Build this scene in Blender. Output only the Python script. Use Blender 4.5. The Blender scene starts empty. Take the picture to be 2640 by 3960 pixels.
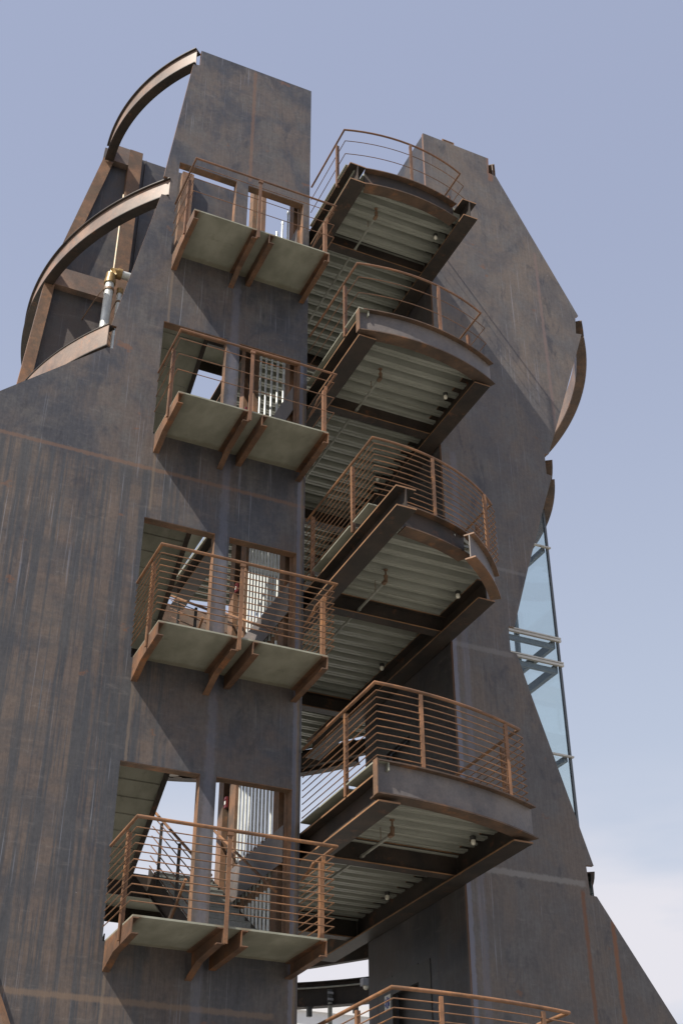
import bpy, math, random
from mathutils import Vector, Matrix
from mathutils.geometry import tessellate_polygon
random.seed(7)
R = math.radians
S = bpy.context.scene
COL = S.collection

# ------------------------------------------------------------------ camera
PITCH, YAW, ROLL = R(34.0844), R(24.7637), R(-0.2151)
cp, sp = math.cos(PITCH), math.sin(PITCH)
fw = Vector((math.sin(YAW)*cp, math.cos(YAW)*cp, sp))
r0 = Vector((math.cos(YAW), -math.sin(YAW), 0)); u0 = r0.cross(fw)
rr = r0*math.cos(ROLL) + u0*math.sin(ROLL); uu = -r0*math.sin(ROLL) + u0*math.cos(ROLL)
cam_d = bpy.data.cameras.new('camera'); cam = bpy.data.objects.new('camera', cam_d); COL.objects.link(cam)
cam.matrix_world = Matrix(((rr.x, uu.x, -fw.x, -6.619), (rr.y, uu.y, -fw.y, -16.06), (rr.z, uu.z, -fw.z, 1.6), (0, 0, 0, 1)))
cam_d.sensor_fit = 'VERTICAL'; cam_d.sensor_height = 36; cam_d.lens = 36*4969.9/3960
cam_d.clip_end = 3000
S.camera = cam

# ------------------------------------------------------------------ sky, sun, exposure
SUN_TRAVEL = Vector((0.73, 0.28, -1.0)).normalized()
sd = -SUN_TRAVEL
EL = math.asin(sd.z); ROT = math.atan2(sd.x, sd.y)
W = bpy.data.worlds.new('World'); S.world = W; W.use_nodes = True
nt = W.node_tree; nt.nodes.clear()
def wn(t, **k):
    n = nt.nodes.new(t)
    for a, b in k.items(): setattr(n, a, b)
    return n
wl = nt.links.new
sky = wn('ShaderNodeTexSky', sky_type='NISHITA', sun_disc=False, sun_elevation=EL, sun_rotation=ROT,
         altitude=20.0, air_density=1.0, dust_density=3.0, ozone_density=2.5)
tc = wn('ShaderNodeTexCoord'); mp = wn('ShaderNodeMapping'); mp.inputs['Scale'].default_value = (2.2, 2.2, 9.0)
nz = wn('ShaderNodeTexNoise'); nz.inputs['Scale'].default_value = 1.3; nz.inputs['Detail'].default_value = 5; nz.inputs['Roughness'].default_value = .5
wl(tc.outputs['Generated'], mp.inputs['Vector']); wl(mp.outputs[0], nz.inputs['Vector'])
rp = wn('ShaderNodeValToRGB'); rp.color_ramp.elements[0].position = .36; rp.color_ramp.elements[1].position = .56
wl(nz.outputs[0], rp.inputs[0])
sep = wn('ShaderNodeSeparateXYZ'); wl(tc.outputs['Generated'], sep.inputs[0])
mr = wn('ShaderNodeMapRange'); mr.interpolation_type = 'SMOOTHSTEP'
mr.inputs['From Min'].default_value = .40; mr.inputs['From Max'].default_value = .27; mr.inputs['To Min'].default_value = 0; mr.inputs['To Max'].default_value = .95
wl(sep.outputs['Z'], mr.inputs[0])
mu = wn('ShaderNodeMath', operation='MULTIPLY'); wl(rp.outputs[0], mu.inputs[0]); wl(mr.outputs[0], mu.inputs[1])
vr = wn('ShaderNodeMapRange', interpolation_type='SMOOTHSTEP')     # thin high veil, denser toward the horizon
vr.inputs['From Min'].default_value = .75; vr.inputs['From Max'].default_value = .08
vr.inputs['To Min'].default_value = .74; vr.inputs['To Max'].default_value = .92
wl(sep.outputs['Z'], vr.inputs[0])
vc = wn('ShaderNodeMix', data_type='RGBA'); vc.inputs['A'].default_value = (3.15, 3.5, 4.75, 1); vc.inputs['B'].default_value = (4.3, 4.75, 5.6, 1)
vk = wn('ShaderNodeMapRange', interpolation_type='SMOOTHSTEP'); vk.inputs['From Min'].default_value = .80; vk.inputs['From Max'].default_value = .20
wl(sep.outputs['Z'], vk.inputs[0]); wl(vk.outputs[0], vc.inputs['Factor'])
hz = wn('ShaderNodeMix', data_type='RGBA')
wl(vr.outputs[0], hz.inputs['Factor']); wl(sky.outputs[0], hz.inputs['A']); wl(vc.outputs['Result'], hz.inputs['B'])
cm = wn('ShaderNodeMix', data_type='RGBA'); cm.inputs['B'].default_value = (5.7, 5.6, 6.0, 1)
wl(mu.outputs[0], cm.inputs['Factor']); wl(hz.outputs['Result'], cm.inputs['A'])
bg = wn('ShaderNodeBackground'); bg.inputs['Strength'].default_value = .081
wo = wn('ShaderNodeOutputWorld'); wl(cm.outputs['Result'], bg.inputs[0]); wl(bg.outputs[0], wo.inputs[0])
sun_d = bpy.data.lights.new('sun', 'SUN'); sun_d.energy = 5.0; sun_d.angle = R(.53); sun_d.color = (1.0, .93, .82)
sun = bpy.data.objects.new('sun', sun_d); COL.objects.link(sun); sun.location = (-20, -10, 40)
sun.rotation_euler = SUN_TRAVEL.to_track_quat('-Z', 'Y').to_euler()
S.view_settings.view_transform = 'Standard'; S.view_settings.look = 'None'
S.view_settings.exposure = 0.8; S.view_settings.gamma = 1
S.render.engine = 'CYCLES'

# ------------------------------------------------------------------ mesh helpers
class MB:
    def __init__(s): s.v = []; s.f = []
    def add(s, vs, fs):
        n = len(s.v); s.v += [tuple(v) for v in vs]; s.f += [tuple(i+n for i in f) for f in fs]; return s
    def box(s, x0, x1, y0, y1, z0, z1):
        x0, x1 = min(x0, x1), max(x0, x1); y0, y1 = min(y0, y1), max(y0, y1); z0, z1 = min(z0, z1), max(z0, z1)
        return s.add([(x0,y0,z0),(x1,y0,z0),(x1,y1,z0),(x0,y1,z0),(x0,y0,z1),(x1,y0,z1),(x1,y1,z1),(x0,y1,z1)],
                     [(0,3,2,1),(4,5,6,7),(0,1,5,4),(1,2,6,5),(2,3,7,6),(3,0,4,7)])
    def prism(s, pts, axis, a0, a1, holes=()):
        """outline in the plane normal to axis ('x': (y,z), 'y': (x,z), 'z': (x,y)), extruded a0..a1"""
        def P(q, a): return {'x': (a, q[0], q[1]), 'y': (q[0], a, q[1]), 'z': (q[0], q[1], a)}[axis]
        loops = [list(pts)] + [list(h) for h in holes]
        flat = [q for l in loops for q in l]; n = len(flat)
        tri = tessellate_polygon([[Vector((q[0], q[1], 0)) for q in l] for l in loops])
        fs = [tuple(t) for t in tri] + [tuple(i+n for i in reversed(t)) for t in tri]
        k = 0
        for l in loops:
            m = len(l)
            for i in range(m): j = (i+1) % m; fs.append((k+i, k+j, k+j+n, k+i+n))
            k += m
        return s.add([P(q, a0) for q in flat] + [P(q, a1) for q in flat], fs)
    def tube(s, path, r, n=8, cap=True):
        path = [Vector(p) for p in path]; rings = []
        up = Vector((0, 0, 1))
        for i, p in enumerate(path):
            d0 = (p-path[i-1]).normalized() if i else None
            d1 = (path[i+1]-p).normalized() if i < len(path)-1 else None
            t = ((d0 or d1)+(d1 or d0)).normalized()
            k = 1.0
            if d0 and d1: k = 1/max(.35, t.dot(d0))
            a = up if abs(t.z) < .95 else Vector((1, 0, 0))
            x = a.cross(t).normalized(); y = t.cross(x)
            if d0 and d1 and (d0-d1).length > 1e-5:      # mitre in the bend plane
                m = (d1-d0).normalized()
                o = [(x*math.cos(2*math.pi*j/n) + y*math.sin(2*math.pi*j/n))*r for j in range(n)]
                o = [q + m*(q.dot(m))*(k-1) for q in o]
            else: o = [(x*math.cos(2*math.pi*j/n) + y*math.sin(2*math.pi*j/n))*r for j in range(n)]
            rings.append([p+q for q in o])
        vs = [q for g in rings for q in g]; fs = []
        for i in range(len(rings)-1):
            for j in range(n):
                a, b = i*n+j, i*n+(j+1) % n; fs.append((a, b, b+n, a+n))
        if cap: fs += [tuple(reversed(range(n))), tuple(range(len(vs)-n, len(vs)))]
        return s.add(vs, fs)
    def arc(s, c, ri, ro, a0, a1, z0, z1, n=40):
        vs = []; fs = []
        for i in range(n+1):
            a = a0+(a1-a0)*i/n; ca, sa = math.cos(a), math.sin(a)
            for r, z in ((ri, z0), (ro, z0), (ro, z1), (ri, z1)): vs.append((c[0]+r*ca, c[1]+r*sa, z))
        for i in range(n):
            for j in range(4):
                k = (j+1) % 4; fs.append((i*4+j, i*4+k, i*4+4+k, i*4+4+j))
        fs += [(3, 2, 1, 0), (n*4, n*4+1, n*4+2, n*4+3)]
        return s.add(vs, fs)
    def lathe(s, c, prof, n=16):
        vs = []; fs = []
        for r, z in prof:
            for j in range(n): a = 2*math.pi*j/n; vs.append((c[0]+r*math.cos(a), c[1]+r*math.sin(a), c[2]+z))
        for i in range(len(prof)-1):
            for j in range(n): a, b = i*n+j, i*n+(j+1) % n; fs.append((a, b, b+n, a+n))
        fs += [tuple(reversed(range(n))), tuple(range(len(vs)-n, len(vs)))]
        return s.add(vs, fs)

def obj(name, mb, mat, parent=None, smooth=False):
    me = bpy.data.meshes.new(name); me.from_pydata(mb.v, [], mb.f); me.update()
    import bmesh
    bm = bmesh.new(); bm.from_mesh(me); bmesh.ops.recalc_face_normals(bm, faces=bm.faces); bm.to_mesh(me); bm.free()
    if smooth:
        for p in me.polygons: p.use_smooth = True
        try: me.set_sharp_from_angle(angle=R(40))
        except Exception: pass
    me.materials.append(mat)
    o = bpy.data.objects.new(name, me); COL.objects.link(o)
    if parent:
        o.parent = parent
        loc = Vector((0, 0, 0)); q = parent
        while q: loc += q.location; q = q.parent if q.type == 'EMPTY' else None
        o.matrix_parent_inverse = Matrix.Translation(-parent['base_loc_v'] if False else -Vector(BASE.get(parent.name, (0, 0, 0))))
    return o
BASE = {}
def tag(o, label, cat, group=None):
    o['label'] = label; o['category'] = cat
    if group: o['group'] = group
    return o
def thing(name, label, cat, loc, group=None):
    o = bpy.data.objects.new(name, None); COL.objects.link(o); o.location = loc; o.empty_display_size = .2
    BASE[o.name] = tuple(loc)
    return tag(o, label, cat, group)
def struct(name, mb, mat): o = obj(name, mb, mat); o['kind'] = 'structure'; return o

# ------------------------------------------------------------------ materials
class NT:
    def __init__(s, name):
        s.m = bpy.data.materials.new(name); s.m.use_nodes = True; s.t = s.m.node_tree; s.t.nodes.clear()
        s.out = s.n('ShaderNodeOutputMaterial'); s.b = s.n('ShaderNodeBsdfPrincipled'); s.l(s.b.outputs[0], s.out.inputs[0])
        g = s.n('ShaderNodeNewGeometry'); s.pos = g.outputs['Position']
    def n(s, t, **k):
        q = s.t.nodes.new(t)
        for a, b in k.items(): setattr(q, a, b)
        return q
    def l(s, a, b): s.t.links.new(a, b)
    def val(s, sock, v):
        if isinstance(v, (int, float)): sock.default_value = v
        elif isinstance(v, (tuple, list)): sock.default_value = (*v, 1) if len(v) == 3 and len(sock.default_value) == 4 else v
        else: s.l(v, sock)
    def noise(s, sc, scale=1, detail=4, rough=.55, off=(0, 0, 0), rot=(0, 0, 0), dist=0):
        m = s.n('ShaderNodeMapping'); m.inputs['Scale'].default_value = sc; m.inputs['Location'].default_value = off; m.inputs['Rotation'].default_value = rot
        s.l(s.pos, m.inputs['Vector'])
        q = s.n('ShaderNodeTexNoise'); q.inputs['Scale'].default_value = scale; q.inputs['Detail'].default_value = detail; q.inputs['Roughness'].default_value = rough
        q.inputs['Distortion'].default_value = dist
        s.l(m.outputs[0], q.inputs['Vector']); return q.outputs['Fac']
    def ramp(s, f, a, b, smooth=True):
        q = s.n('ShaderNodeMapRange'); q.interpolation_type = 'SMOOTHSTEP' if smooth else 'LINEAR'
        q.inputs['From Min'].default_value = a; q.inputs['From Max'].default_value = b; s.l(f, q.inputs[0]); return q.outputs[0]
    def math(s, op, a, b=0.0):
        q = s.n('ShaderNodeMath', operation=op); s.val(q.inputs[0], a); s.val(q.inputs[1], b); return q.outputs[0]
    def mix(s, f, a, b, mode='MIX'):
        q = s.n('ShaderNodeMix', data_type='RGBA', blend_type=mode); s.val(q.inputs['Factor'], f); s.val(q.inputs['A'], a); s.val(q.inputs['B'], b); return q.outputs['Result']
    def xyz(s):
        q = s.n('ShaderNodeSeparateXYZ'); s.l(s.pos, q.inputs[0]); return q.outputs
    def bump(s, h, strength=.2, dist=.02):
        q = s.n('ShaderNodeBump'); q.inputs['Strength'].default_value = strength; q.inputs['Distance'].default_value = dist; s.l(h, q.inputs['Height']); s.l(q.outputs[0], s.b.inputs['Normal'])
    def done(s, col, rough=.5, metal=0, spec=.5):
        s.val(s.b.inputs['Base Color'], col); s.val(s.b.inputs['Roughness'], rough); s.val(s.b.inputs['Metallic'], metal); s.val(s.b.inputs['Specular IOR Level'], spec); return s.m

def band(t, axis_out, at, half, wob, lo=None, hi=None, other=None):
    """a thin line at axis=at with a ragged edge, optionally only where lo<other<hi"""
    d = t.math('ABSOLUTE', t.math('ADD', t.math('SUBTRACT', axis_out, at), t.math('MULTIPLY', t.math('SUBTRACT', wob, .5), half*1.6)))
    f = t.ramp(d, half, half*.35)
    if lo is not None: f = t.math('MULTIPLY', f, t.math('MULTIPLY', t.ramp(other, lo-.04, lo+.04), t.ramp(other, hi+.04, hi-.04)))
    return f

def wall_steel(name, hseams=(), vseams=(), streaky=None, blotch=True, tint=1.0, drip=1.0, grain=.8, cold=None, edges=False, warm=False):
    t = NT(name); x, y, z = t.xyz()
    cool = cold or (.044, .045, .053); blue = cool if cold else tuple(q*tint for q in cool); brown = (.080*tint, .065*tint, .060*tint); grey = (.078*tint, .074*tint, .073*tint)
    if warm: brown = (.108, .088, .076)
    n1 = t.ramp(t.noise((.6, .6, .45), 1.5, 9, .68, dist=.4), .40, .60)
    c = t.mix(n1, blue, brown)
    c = t.mix(t.math('MULTIPLY', t.ramp(t.noise((1, 1, .8), 2.0, 8, .7, (5, 2, 9)), .46, .64), .75), c, grey)
    if streaky:                                            # mill-scale brushed in vertical bands on the lower plates
        zt, xr = streaky
        f = t.math('MULTIPLY', t.ramp(z, zt+.05, zt-.15), t.ramp(x, xr+.5, xr-.3))
        st = t.ramp(t.noise((3.4, 3.4, .09), 1.7, 9, .72, (3, 0, 0)), .46, .54)
        sm = t.ramp(t.noise((.5, .5, 1.5), 1.6, 8, .7, (2, 0, 6)), .36, .60)
        c = t.mix(t.math('MULTIPLY', f, .85), c, t.mix(t.math('MULTIPLY', st, t.math('ADD', t.math('MULTIPLY', sm, .7), .3)), (.040, .042, .048), (.094, .071, .059)))
    # horizontal scuffs and cloudy handling marks
    sc = t.ramp(t.noise((.9, .9, 4.5), 1.8, 9, .74, (0, 0, 3), (0, .18, 0)), .54, .72)
    c = t.mix(t.math('MULTIPLY', sc, .38), c, (.15, .135, .128))
    dk = t.ramp(t.noise((1.8, 1.8, .8), 1.5, 8, .7, (9, 1, 4), (0, .6, 0), .6), .54, .68)
    c = t.mix(t.math('MULTIPLY', dk, .65), c, (.030, .030, .037))
    # fine vertical grain and speckle
    gr = t.math('ADD', t.math('MULTIPLY', t.noise((14, 14, .9), 2, 6, .75), .5), t.math('MULTIPLY', t.noise((1, 1, 1), 16, 6, .75), .5))
    c = t.mix(grain, c, t.mix(t.ramp(gr, .30, .70, False), (.45, .45, .45), (1.55, 1.55, 1.55)), 'MULTIPLY')
    # pale mineral drip lines
    patch = t.ramp(t.noise((.55, .55, .22), 1.5, 3, .5, (2, 7, 1)), .46, .62)
    dr = t.ramp(t.noise((12, 12, .16), 3.0, 2, .5, (1, 1, 5)), .60, .66)
    dr2 = t.ramp(t.noise((5, 5, .07), 3.0, 3, .6, (8, 1, 2)), .655, .675)
    brk = t.ramp(t.noise((3, 3, .35), 2.0, 4, .6), .40, .60)
    c = t.mix(t.math('MULTIPLY', t.math('MULTIPLY', dr, patch), t.math('MULTIPLY', brk, .24*drip)), c, (.30, .32, .40))
    c = t.mix(t.math('MULTIPLY', dr2, t.math('MULTIPLY', brk, .24*drip)), c, (.34, .35, .40))
    # small chips
    ch = t.ramp(t.noise((1, 1, 1), 9, 3, .6, (4, 4, 4)), .735, .77)
    c = t.mix(t.math('MULTIPLY', ch, .5), c, (.30, .29, .30))
    # rust blooms
    if blotch:
        rb = t.math('MULTIPLY', t.ramp(t.noise((1, 1, 1.3), 1.9, 5, .6, (11, 3, 6)), .68, .73), .6)
        c = t.mix(rb, c, (.135, .062, .032))
    wob = t.noise((1, 1, 1), 6, 4, .7); wob2 = t.noise((1, 1, .6), 11, 4, .7, (3, 3, 3))
    for (zz, hw, lo, hi, colr, k) in hseams:
        c = t.mix(t.math('MULTIPLY', band(t, z, zz, hw, wob2, lo, hi, x), k), c, colr)
    for (xx, hw, lo, hi, colr, k) in vseams:
        c = t.mix(t.math('MULTIPLY', band(t, x, xx, hw, wob, lo, hi, z), k), c, colr)
    if edges:                                              # flame-cut plate edges are bare and rusted
        nn = t.n('ShaderNodeSeparateXYZ'); gn = t.n('ShaderNodeNewGeometry'); t.l(gn.outputs['True Normal'], nn.inputs[0])
        c = t.mix(t.math('MULTIPLY', t.ramp(t.math('ABSOLUTE', nn.outputs['Y']), .6, .4), .8), c, (.17, .095, .06))
    t.bump(t.noise((.8, .8, .8), 1.2, 3, .5, (1, 8, 2)), .25, .06)
    return t.done(c, t.math('ADD', t.math('MULTIPLY', n1, .18), .40), 0, .45)

RUST = (.17, .075, .035); PALE = (.17, .16, .155); BLUEW = (.15, .16, .22)
M = {}
M['wall'] = wall_steel('stair_wall_steel',
    hseams=[(13.47, .05, -6, .2, (.14, .08, .052), .6), (5.47, .055, -6, -.2, (.15, .105, .075), .6)],
    vseams=[(-1.12, .05, 20.7, 24.0, (.135, .078, .052), .6), (-2.45, .03, 12.7, 19.5, (.16, .12, .09), .5), (-2.45, .03, 3, 12.5, (.16, .12, .09), .5),
            (.07, .035, 2, 15.6, (.17, .12, .07), .55), (-1.25, .10, 4, 19, BLUEW, .25), (.03, .05, 4, 16.5, BLUEW, .45)],
    streaky=(13.47, -2.0), edges=True)
M['tower'] = wall_steel('elevator_tower_steel',
    hseams=[(11.56, .07, 2.7, 3.9, PALE, .5), (13.22, .05, 2.7, 4.3, PALE, .45), (7.86, .065, 2.7, 4.85, (.20, .19, .18), .65)],
    vseams=[(5.33, .05, 16.5, 21.5, (.14, .10, .09), .7), (4.78, .05, 0, 7.75, (.13, .055, .025), .85), (5.27, .055, 0, 7.35, (.16, .065, .026), .9),
            (2.80, .06, 3, 13.5, BLUEW, .6), (2.99, .012, 3, 7.5, (.12, .09, .075), .6), (4.40, .09, 23.3, 24.1, RUST, .6), (3.0, .09, 3, 15.5, BLUEW, .25)], cold=(.074, .066, .064), grain=.65, tint=1.2, warm=True, edges=True)
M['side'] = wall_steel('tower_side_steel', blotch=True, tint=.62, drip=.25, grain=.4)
M['fin'] = wall_steel('framed_wall_steel', blotch=False, tint=1.0, drip=.5, grain=.35)

def beam_steel(name, a, b, rust, ramt, rough=.6, edge=1.0, rolled=False):
    t = NT(name)
    n1 = t.ramp(t.noise((1, 1, 1), 2.2, 6, .65), .38, .64)
    c = t.mix(n1, a, b)
    c = t.mix(t.math('MULTIPLY', t.ramp(t.noise((1, 1, 1), 3.4, 6, .7, (6, 2, 2)), .60-.1*ramt, .72-.06*ramt), .8), c, rust)
    lg = t.ramp(t.noise((1, 1, 1), .9, 6, .7, (4, 9, 2)), .38, .62); c = t.mix(.55, c, t.mix(lg, (.55, .55, .58), (1.25, 1.22, 1.18)), 'MULTIPLY')
    g = t.noise((1, 1, 1), 30, 3, .6); c = t.mix(.7, c, t.mix(g, (.6, .6, .6), (1.4, 1.4, 1.4)), 'MULTIPLY')
    sc = t.ramp(t.noise((1.2, 1.2, 6), 3.0, 5, .7, (2, 2, 2)), .68, .78); c = t.mix(t.math('MULTIPLY', sc, .35), c, (.22, .19, .16))
    if rolled:                                             # thin rolled flange edges: rust, lightened to paint in their sunlit edge lines
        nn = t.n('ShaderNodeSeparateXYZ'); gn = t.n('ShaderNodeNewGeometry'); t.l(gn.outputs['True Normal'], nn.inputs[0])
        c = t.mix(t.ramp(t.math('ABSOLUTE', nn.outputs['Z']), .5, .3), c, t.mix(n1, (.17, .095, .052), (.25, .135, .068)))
    t.bump(g, .12, .004)
    return t.done(c, rough, 0, .4)
M['beam'] = beam_steel('dark_beam_steel', (.022, .018, .0155), (.038, .027, .021), (.12, .055, .028), .22)
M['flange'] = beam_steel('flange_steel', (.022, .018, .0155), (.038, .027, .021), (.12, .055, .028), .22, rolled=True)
M['bracket'] = beam_steel('rusted_channel_steel', (.085, .050, .033), (.135, .074, .044), (.20, .088, .038), .9)
M['ring'] = beam_steel('ring_beam_steel', (.16, .125, .105), (.22, .15, .115), (.27, .135, .08), .6, .5)
M['ring_flange'] = beam_steel('ring_flange_steel', (.060, .040, .029), (.105, .064, .041), (.17, .08, .038), .7)
M['rail'] = beam_steel('rusted_railing_steel', (.125, .067, .037), (.205, .105, .056), (.25, .12, .05), .9, .6)
M['rail_dark'] = beam_steel('dull_railing_steel', (.115, .062, .038), (.165, .086, .050), (.20, .09, .045), .8, .6)
M['face'] = beam_steel('curved_beam_face_steel', (.105, .097, .098), (.135, .118, .110), (.16, .13, .115), .4, .5)
M['edge'] = beam_steel('rusty_frame_steel', (.115, .075, .05), (.18, .10, .06), (.24, .12, .06), .9)

def deck_metal():
    t = NT('galvanised_decking')
    n = t.ramp(t.noise((.5, 3, 1), 2.5, 5, .6), .3, .7)
    c = t.mix(n, (.225, .232, .203), (.305, .313, .278))
    c = t.mix(t.math('MULTIPLY', t.ramp(t.noise((1, 1, 1), 7, 4, .7, (3, 3, 3)), .6, .75), .35), c, (.17, .16, .12))
    s = t.noise((1, 1, 1), 60, 2, .5); c = t.mix(.5, c, t.mix(s, (.75, .75, .75), (1.25, 1.25, 1.25)), 'MULTIPLY')
    return t.done(c, .5, .15, .5)
M['deck'] = deck_metal()
def slab_mat():
    t = NT('balcony_plate_underside')
    n = t.ramp(t.noise((1.2, .7, 1), 2.4, 6, .6, (0, 0, 0), (0, 0, .5)), .32, .7)
    c = t.mix(n, (.185, .187, .15), (.265, .266, .22))
    c = t.mix(t.math('MULTIPLY', t.ramp(t.noise((4, .35, 1), 2.0, 5, .65, (2, 1, 0), (0, 0, .5)), .62, .74), .35), c, (.17, .165, .12))
    c = t.mix(t.math('MULTIPLY', t.ramp(t.noise((1, 1, 1), 4.5, 8, .75, (7, 7, 0)), .58, .70), .5), c, (.13, .125, .095))
    c = t.mix(t.math('MULTIPLY', t.ramp(t.noise((1, 1, 1), 13, 6, .75, (1, 7, 3)), .66, .72), .6), c, (.40, .40, .34))
    x, y, z = t.xyz(); wob = t.noise((1, 1, 1), 5, 6, .75)
    for bx in (-2.42, -1.38, -1.06, -.03):                 # rust bled from the channels
        c = t.mix(t.math('MULTIPLY', band(t, x, bx, .10, wob, -1.2, .1, y), .45), c, (.14, .085, .045))
    c = t.mix(t.math('MULTIPLY', band(t, y, -.02, .12, wob, -3, .2, x), .5), c, (.12, .10, .065))
    return t.done(c, .65, 0, .35)
M['slab'] = slab_mat()
def plain(name, a, b, rough=.5, metal=0, sc=6, spec=.5):
    t = NT(name); return t.done(t.mix(t.ramp(t.noise((1, 1, 1), sc, 5, .6), .3, .7), a, b), rough, metal, spec)
M['pipe'] = plain('galvanised_pipe', (.50, .52, .51), (.62, .64, .62), .38, .35, 8)
M['collar'] = plain('rusted_collar', (.11, .07, .045), (.2, .12, .07), .6)
M['brass'] = plain('yellow_coupling', (.21, .135, .05), (.30, .20, .08), .4, .3)
M['pipe_dull'] = plain('weathered_pipe', (.26, .20, .13), (.36, .28, .19), .45, .2)
M['sprinkler'] = plain('dull_grey_pipe', (.20, .205, .18), (.30, .30, .27), .5, .2)
M['lamp'] = plain('lamp_glass', (.62, .60, .52), (.75, .72, .62), .25)
M['tread'] = plain('chequer_plate', (.20, .21, .20), (.28, .29, .27), .45, .3, 40)
M['red'] = plain('red_alarm_paint', (.085, .012, .015), (.12, .016, .02), .4)
M['white'] = plain('white_wall_paint', (.72, .72, .73), (.78, .78, .78), .7, 0, 2)
M['alu'] = plain('pale_aluminium', (.44, .42, .38), (.52, .50, .45), .4, .2, 4)
M['mull'] = plain('dark_mullion', (.075, .085, .095), (.10, .11, .12), .4)
M['dark'] = plain('dark_door_metal', (.03, .03, .03), (.045, .043, .04), .5)
M['signw'] = plain('white_sign_plate', (.62, .62, .60), (.70, .70, .68), .5)
M['signb'] = plain('blue_sign_paint', (.03, .05, .26), (.04, .06, .30), .5)
M['grey_box'] = plain('grey_box_paint', (.22, .22, .24), (.30, .30, .31), .5)
def ground_mat():
    t = NT('concrete_paving')
    c = t.mix(t.ramp(t.noise((1, 1, 1), .25, 6, .6), .3, .7), (.21, .20, .18), (.29, .275, .25)); return t.done(c, .8, 0, .3)
M['ground'] = ground_mat()
def glass_mat():
    t = NT('teal_glass'); t.t.nodes.remove(t.b)
    tr = t.n('ShaderNodeBsdfTransparent'); tr.inputs[0].default_value = (.945, .972, .962, 1)
    gl = t.n('ShaderNodeBsdfGlossy'); gl.inputs['Roughness'].default_value = .02; gl.inputs[0].default_value = (.75, .85, .9, 1)
    mx = t.n('ShaderNodeMixShader'); mx.inputs[0].default_value = .05; t.l(tr.outputs[0], mx.inputs[1]); t.l(gl.outputs[0], mx.inputs[2]); t.l(mx.outputs[0], t.out.inputs[0]); return t.m
M['glass'] = glass_mat()

# ------------------------------------------------------------------ ground
struct('ground', MB().add([(-900,-900,0),(900,-900,0),(900,900,0),(-900,900,0)], [(0,1,2,3)]), M['ground'])

# ------------------------------------------------------------------ levels (ring tops) and ring circles
ZT = [20.05, 16.12, 12.10, 8.12, 4.12]
BZ = [18.18, 14.17, 10.16, 6.18]
CIRC = {24: ((1.04, 2.73), 4.44), 20: ((1.8, 4.08), 6.09), 16: ((.85, 3.14), 5.34), 12: ((-.85, 2.5), 5.2), 8: ((.28, 3.4), 5.86)}
def ang_at_x(c, r, x, front=True):
    a = math.acos(max(-1, min(1, (x-c[0])/r))); return -a if front else a
def ang_at_y(c, r, y, left):
    a = math.asin((y-c[1])/r); return math.pi-a if left else a
def cpt(c, r, a, z): return (c[0]+r*math.cos(a), c[1]+r*math.sin(a), z)

# ------------------------------------------------------------------ stair wall (front plate with the openings)
WZ = [20.584, 16.576, 12.557, 8.584]
wall = thing('stair_wall', 'tall dark steel plate wall pierced by pairs of tall openings, left of the landings', 'wall', (-2, 0, 0))
outline = [(.13, 0), (.13, 24.06), (-2.30, 24.04), (-2.30, 23.57), (-2.44, 23.53), (-2.79, 20.07), (-2.665, 20.07), (-2.665, 19.60), (-2.80, 19.58),
           (-3.40, 16.15), (-3.31, 16.15), (-3.31, 15.66), (-3.42, 15.65), (-4.97, 14.2), (-5.45, 13.75), (-5.45, 11.6), (-4.9, 8.12), (-4.8, 7.66), (-3.683, 5.367), (-3.05, 4.1), (-3.05, 0)]
holes = []
for zt, zb in zip(WZ, BZ):
    for x0, x1 in ((-2.52, -1.378), (-1.14, 0.0)): holes.append([(x0, zb-.01), (x1, zb-.01), (x1, zt), (x0, zt)])
obj('plate', MB().prism(outline, 'y', 0, .06, holes), M['wall'], wall)
fr = MB(); fr.box(.118, .135, .062, .36, 0, 23.9); obj('edge_flange', fr, M['edge'], wall)
for zt, zb in zip(WZ, BZ):
    for x0, x1 in ((-2.52, -1.378), (-1.14, 0.0)):
        f = MB(); f.box(x0-.012, x0, .002, .15, zb, zt+.012); f.box(x1-.003, x1+.01, .004, .15, zb, zt-.012); f.box(x0, x1, .003, .15, zt-.012, zt+.004)
        obj('opening_frame', f, M['edge'], wall)
st = MB()
for i in range(len(outline)-1):
    pass
obj('edge_strip', MB().prism([(-3.683, 5.367), (-3.05, 4.1), (-3.05, 0), (-3.12, 0), (-3.12, 4.08), (-3.76, 5.35), (-4.86, 7.66), (-4.80, 7.66)], 'y', -.10, .16), M['edge'], wall)

# ------------------------------------------------------------------ framed wall standing behind (upper left)
fin = thing('framed_wall', 'rear steel wall with raised rusty frame, seen past the curved beams at upper left', 'wall', (-3, 3.4, 0))
fo = [(-3.37, 24.15), (-.16, 24.15), (-.16, 19.4), (-1.3, 19.4), (-1.3, 8.2), (-1.9, 8.2), (-1.9, 0), (-3.6, 0), (-4.6, 12), (-4.35, 17.0), (-4.18, 19.65), (-4.10, 20.1), (-3.39, 23.64)]
obj('plate', MB().prism(fo, 'y', 3.31, 3.37), M['fin'], fin)
obj('edge_flange', MB().prism([(-3.40, 23.645), (-3.17, 23.645), (-3.87, 20.13), (-4.09, 20.13)], 'y', 3.15, 3.308), M['edge'], fin)
obj('edge_flange', MB().prism([(-4.18, 19.64), (-3.98, 19.64), (-4.13, 17.0), (-4.5, 12), (-3.5, 2), (-3.6, 0), (-3.75, 0), (-4.66, 12), (-4.36, 17.0)], 'y', 3.15, 3.308), M['edge'], fin)
obj('header', MB().prism([(-3.36, 23.65), (-2.853, 23.65), (-2.853, 24.16), (-3.26, 24.16)], 'y', 3.152, 3.308), M['ring'], fin)
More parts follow.
